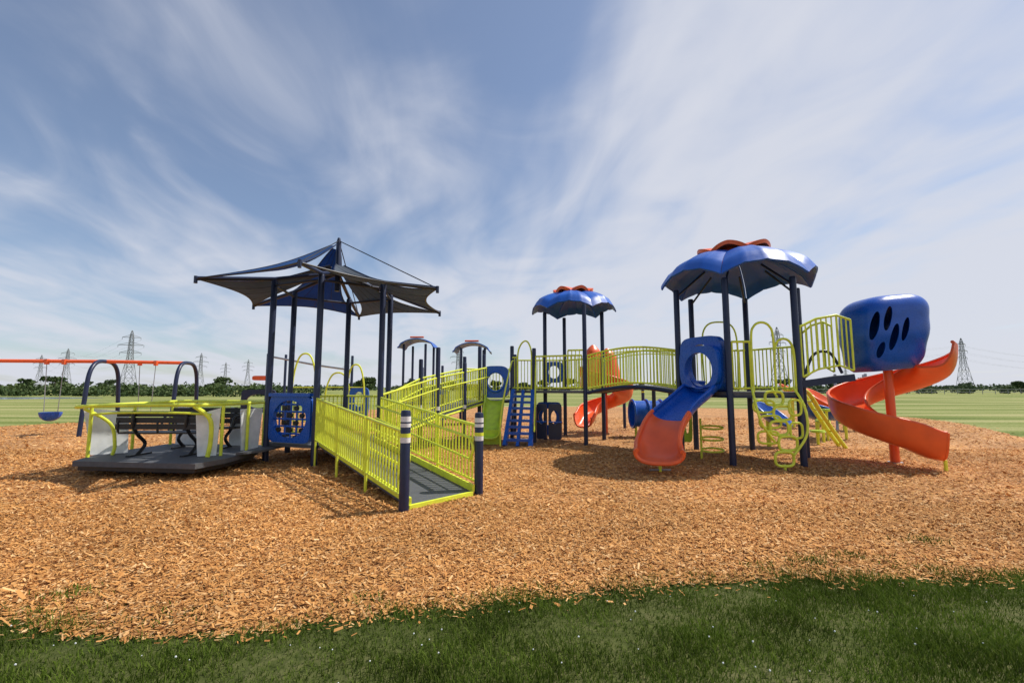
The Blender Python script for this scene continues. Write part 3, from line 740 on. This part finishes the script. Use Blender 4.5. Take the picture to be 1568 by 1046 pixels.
b.tube('loops',LIME,[(4.25,10.4,0),(4.25,10.4,.9)],.025)
b.plate('panel',LIMEP,(4.1,11.1),(4.3,11.0),.3,1.3,(.5,.5,.2,.3),.06,5)
b.finish()
b=B('curved_climber',(7.8,11.8,0))
for o_ in (0,.42):
    b.tube('rails',LIME,catmull([(6.75+o_*.3,11.1+o_,1.55),(7.3+o_*.3,11.35+o_,1.5),(7.9+o_*.3,11.75+o_,.95),(8.4+o_*.3,12.0+o_,.4),(8.75+o_*.3,12.15+o_,.02)],7),.05,10)
for k in range(6):
    t=k/5; p=Vector((7.2,11.3,1.45)).lerp(Vector((8.7,12.12,.1)),t)+Vector((0,0,.12*math.sin(math.pi*t))); b.tube('rungs',LIME,[p,p+Vector((.12,.42,0))],.024)
b.finish()

b=B('spiral_slide',(3.4,16.2,0))
spiral(b,(3.3,16.2),.62,1.9,.5,-180,150,.6,.6,.30)
b.tube('column',ORNG,[(3.3,16.2,0),(3.3,16.2,2.0)],.07,12)
for i,x in enumerate((2.72,3.45)):
    def cone(u,v,x=x,i=i):
        a=2*math.pi*u; r=(.38-.16*v)*(1+.07*math.cos(3*a)); 
        if v>.8: r*=math.cos((v-.8)/.2*1.4)
        return (x+r*math.cos(a)+.12*v*(1 if i==0 else -1),15.9+r*math.sin(a),1.6+1.45*v-.12*i)
    b.shell('hood',ORNG,cone,28,18,-.03,None,True)
b.finish(50)

def small_tower(x,y,s_,zr,rot):
    b=B('toddler_play_tower',(x,y,0)); P=[(x+s_*math.cos(rot+i*math.pi/2),y+s_*math.sin(rot+i*math.pi/2)) for i in range(4)]
    for p in P: b.post('posts',NAVY,*p,0,zr-.25,.055,8)
    b.prism('deck',DECK,P,.85,.92)
    def fn(u,v):
        a=-1+2*u; c=-1+2*v; return (x+a*s_*1.15,y+c*s_*1.0,zr-.32*abs(a)**2.2+.02*math.cos(c*3)-.08*(abs(a)>.9))
    b.shell('roof',ROOFB,fn,24,6,.04)
    b.tube('ridge',ORNG,[(x-.3,y-.5,zr+.05),(x+.3,y-.5,zr+.05)],.04)
    for i in range(3): b.rail('railing',[(*P[i],.92),(*P[i+1],.92)],h=.8,sp=.14)
    b.finish()
small_tower(-4.2,20.5,.72,3.75,.6); small_tower(-1.75,20.2,.72,3.55,.9)
b=B('climbing_frame',(-6,18,0))
for x,y,h in ((-10.2,19,3.0),(-9.7,19.5,3.0),(-8.0,18.6,2.6),(-6.6,18.8,2.9),(-2.9,19,2.5),(-3.6,18.3,2.4)): b.post('posts',NAVY,x,y,0,h,.055,8)
for x,y,w,h in ((-8.0,17.6,.9,2.9),(-6.2,18.1,.7,2.5),(-7.2,18.9,1.0,2.2)):
    b.tube('arches',LIME,catmull([(x-w/2,y,0),(x-w/2,y,h*.6),(x-w*.3,y,h*.92),(x,y,h),(x+w*.3,y,h*.92),(x+w/2,y,h*.6),(x+w/2,y,0)],6),.035)
    for k in range(1,6): b.tube('arches',LIME,[(x-w/2,y,k*.32),(x+w/2,y,k*.32)],.02,6)
b.tube('overhead_rail',SILV,[(-10.2,19,2.9),(-8,18.6,2.5),(-6.6,18.8,2.3)],.04)
b.plate('panel_blue',BLUE,(-6.6,18.6),(-5.8,18.6),.4,1.6,(.5,.6,.25,.25),.07,5)
b.plate('panel_orange',ORNG,(-11.3,20),(-10.6,20),1.9,2.1,None,.3,5)
b.plate('panel_navy',NAVY,(-11.8,20),(-10.3,20),.5,1.5,(.5,.5,.35,.3),.08,8)
b.plate('panel_blue',BLUE,(-3.2,18.5),(-2.5,18.5),.3,1.5,(.5,.6,.25,.25),.07,5)
b.finish()

def bowl(name,x,y,z,R_,mat,tilt,postmat=LIME):
    b=B(name,(x,y,0)); Rm=Matrix.Rotation(tilt,3,'X')@Matrix.Rotation(.4,3,'Y')
    def fn(u,v):
        a=2*math.pi*u; r=R_*(.05+.95*v); p=Vector((r*math.cos(a),r*math.sin(a),.45*R_*v**2.2)); return Vector((x,y,z))+Rm@p
    b.shell('bowl',mat,fn,32,10,.04,None,True)
    b.tube('rim',mat,[fn(k/32,1) for k in range(32)],.045,8,True)
    b.tube('stem',postmat,[(x,y,0),(x,y,z)],.06,10); b.finish(50)
bowl('spinner_bowl',7.0,12.6,.7,.5,BLUE,.5); bowl('spinner_bowl',9.6,14.5,.6,.55,BLUE,-.2)
bowl('spinner_bowl',13.0,19.5,.85,.7,ORNG,.5); bowl('spinner_bowl',11.3,18.5,1.2,.6,ORNG,.3)
bowl('spinner_bowl',12.4,17.2,1.0,.55,BLUE,.6)
b=B('net_climber',(13.3,17.5,0))
for (x,y) in ((12.2,17.3),(13.0,16.8),(14.0,18.2)): b.tube('poles',SILV,[(x,y,0),(x+.4,y+.5,2.1)],.05)
for k in range(4):
    P=[(12.2+k*.1,17.2,.3+.45*k),(13.0+k*.1,16.9,.3+.42*k),(14.0+k*.1,18.2,.3+.45*k)]; b.tube('ropes_a' if k%2 else 'ropes_b',ORNG if k%2 else BLUE,P,.045,6)
b.finish()
b=B('pod_climber',(9.5,13.5,0))
for i,(x,y,z) in enumerate(((8.6,13.0,.35),(9.1,13.5,.6),(9.5,13.9,.9),(10.2,14.1,.5))):
    b.tube('stems',LIME,[(x,y,0),(x,y,z)],.04); b.tube('pods',(LIMEP),[(x,y,z-.03),(x,y,z),(x,y,z+.05)],[.1,.2,.18],14)
b.finish()
b=B('crawl_tunnel',(4.3,14.6,0))
def tun(u,v):
    a=2*math.pi*u; return (3.9+.9*v,14.9+.42*math.sin(a),.75+.42*math.cos(a))
b.shell('tube',BLUE,tun,28,6,-.03,None,True)
for x in (3.9,4.35,4.8): b.tube('rings',BLUE,[(x,14.9+.44*math.sin(a),.75+.44*math.cos(a)) for a in [k*math.pi/12 for k in range(24)]],.04,8,True)
for x in (4.0,4.7): b.tube('legs',LIME,[(x,14.9,0),(x,14.9,.35)],.04)
for x,y in ((4.9,14.2),(4.3,13.9)): b.tube('legs_navy',NAVY,[(x,y,0),(x,y,1.5)],.06)
b.finish()
for x,y,h in ((5.0,17.5,1.7),(4.4,18,1.7)):
    b=B('bollard_post',(x,y,0)); b.post('post',NAVY,x,y,0,h,.06); b.tube('collar',LIME,[(x,y,h-.3),(x,y,h-.25)],.065,12); b.finish()

# ---------------------------------------------------------------- swings
b=B('swing_set',(-15,16,0))
def arch(cx,cy,dx,dy,w,h):
    P=[(cx-dx*w*.62,cy-dy*w*.62,0),(cx-dx*w*.55,cy-dy*w*.55,h*.5),(cx-dx*w*.48,cy-dy*w*.48,h*.82),(cx-dx*w*.3,cy-dy*w*.3,h*.97),(cx,cy,h),(cx+dx*w*.3,cy+dy*w*.3,h*.97),(cx+dx*w*.48,cy+dy*w*.48,h*.82),(cx+dx*w*.55,cy+dy*w*.55,h*.5),(cx+dx*w*.62,cy+dy*w*.62,0)]
    b.tube('arch_frame',NAVY,catmull(P,6),.066,12)
for cx,cy in ((-14.3,16.0),(-12.1,17.0),(-21.5,14.3)): arch(cx,cy,-.25,.97,1.7,2.5)
b.tube('beam',ORNG,[(-21.5,14.3,2.46),(-14.3,16.0,2.5),(-12.1,17.0,2.5)],.06,12)
def swing(x,y,z,bucket):
    for o_ in (-.25,.25):
        b.tube('chains',SILV,[(x+o_,y+o_*.2,2.45),(x+o_*.8,y+o_*.15,z+.25)],.012,5); b.tube('hangers',ORNG,[(x+o_,y+o_*.2,2.38),(x+o_,y+o_*.2,2.56)],.07,8)
    if bucket:
        def fn(u,v):
            a=2*math.pi*u; r=.3*math.sin(.2+v*1.4); return (x+r*math.cos(a),y+r*math.sin(a),z+.25-.3*math.cos(.2+v*1.4))
        b.shell('bucket_seat',BLUE,fn,20,8,.03,None,True)
    else: b.bar('belt_seat',BLACK,(x-.28,y-.05,z),(x+.28,y+.05,z),.14,.03)
swing(-15.7,15.65,.5,True); swing(-17.6,15.2,.5,False); swing(-19.6,14.75,.5,True); swing(-13.2,16.5,.5,False)
b.finish()
b=B('boundary_fence',(120,108,0))
for k in range(46):
    x=72+k*3; b.tube('fence_posts',PYL,[(x,108,0),(x,108,1.2)],.06,5)
for z in (.5,1.1): b.tube('fence_rails',PYL,[(72,108,z),(207,108,z)],.035,4)
b.finish()

# ---------------------------------------------------------------- light, sky
sd=Vector((2.9,1.1,4.2)).normalized(); el=math.asin(sd.z); az=math.atan2(sd.x,sd.y)
l=bpy.data.lights.new('sun','SUN'); l.energy=4.7; l.angle=D2R(.53); l.color=(1,.95,.87)
lo=bpy.data.objects.new('sun',l); lo.rotation_euler=(-sd).to_track_quat('-Z','Y').to_euler(); lo.location=(20,10,30); S.collection.objects.link(lo)
w=bpy.data.worlds.new('World'); S.world=w; w.use_nodes=True; nt=w.node_tree; nt.nodes.clear()
N_=nt.nodes.new; Lk=nt.links.new
sky=N_('ShaderNodeTexSky'); sky.sky_type='NISHITA'; sky.sun_disc=False; sky.sun_elevation=el; sky.sun_rotation=az; sky.air_density=1.0; sky.dust_density=.6; sky.ozone_density=4.0
bg=N_('ShaderNodeBackground'); bg.inputs['Strength'].default_value=.12; Lk(sky.outputs[0],bg.inputs[0])
bc=N_('ShaderNodeBackground'); bc.inputs['Color'].default_value=(.70,.725,.81,1); bc.inputs['Strength'].default_value=.98
tc=N_('ShaderNodeTexCoord'); sp_=N_('ShaderNodeSeparateXYZ'); Lk(tc.outputs['Generated'],sp_.inputs[0])
def M_(op,a,c=None,d=None):
    n=N_('ShaderNodeMath'); n.operation=op
    for i,v in enumerate((a,c,d)):
        if v is None: continue
        if isinstance(v,(int,float)): n.inputs[i].default_value=v
        else: Lk(v,n.inputs[i])
    return n.outputs[0]
zz=M_('ADD',M_('MAXIMUM',sp_.outputs[2],0),.13)
px=M_('DIVIDE',sp_.outputs[0],zz); py=M_('DIVIDE',sp_.outputs[1],zz)
pxs=M_('SUBTRACT',px,.85)
def nz_(ax,ay,sc,det,dist,off,sh=.05):
    c=N_('ShaderNodeCombineXYZ'); Lk(M_('MULTIPLY',M_('ADD',pxs,M_('MULTIPLY',py,sh)),ax),c.inputs[0]); Lk(M_('MULTIPLY',py,ay),c.inputs[1]); c.inputs[2].default_value=off
    n=N_('ShaderNodeTexNoise'); n.inputs['Scale'].default_value=sc; n.inputs['Detail'].default_value=det; n.inputs['Distortion'].default_value=dist; n.inputs['Roughness'].default_value=.5
    Lk(c.outputs[0],n.inputs['Vector']); return n.outputs['Fac']
n1=nz_(1,.30,1.1,4,.5,5.1); n2=nz_(1,.28,3.6,8,.9,7.7); n4=nz_(1,.7,2.2,8,1.0,1.1,.2)
s1=M_('ADD',M_('MULTIPLY',n1,.60),M_('ADD',M_('MULTIPLY',n2,.13),M_('MULTIPLY',n4,.27)))
s1=M_('ADD',s1,M_('MULTIPLY',M_('MINIMUM',M_('MAXIMUM',px,-.6),1.8),.05))
hz=M_('POWER',M_('SUBTRACT',1,M_('MAXIMUM',sp_.outputs[2],0)),5)
s1=M_('ADD',s1,M_('MULTIPLY',hz,.15))
mr=N_('ShaderNodeMapRange'); mr.interpolation_type='SMOOTHSTEP'; Lk(s1,mr.inputs['Value']); mr.inputs['From Min'].default_value=.40; mr.inputs['From Max'].default_value=.67; mr.inputs['To Min'].default_value=.12; mr.inputs['To Max'].default_value=.95
mx=N_('ShaderNodeMixShader'); Lk(mr.outputs[0],mx.inputs[0]); Lk(bg.outputs[0],mx.inputs[1]); Lk(bc.outputs[0],mx.inputs[2])
out=N_('ShaderNodeOutputWorld'); Lk(mx.outputs[0],out.inputs['Surface'])
# ---------------------------------------------------------------- camera
cd=bpy.data.cameras.new('camera'); cd.lens=16; cd.sensor_width=36; cd.clip_end=6000; cd.clip_start=.05
co=bpy.data.objects.new('camera',cd); co.location=(0,0,1.6); co.rotation_euler=(D2R(90+5.74),0,0); S.collection.objects.link(co); S.camera=co
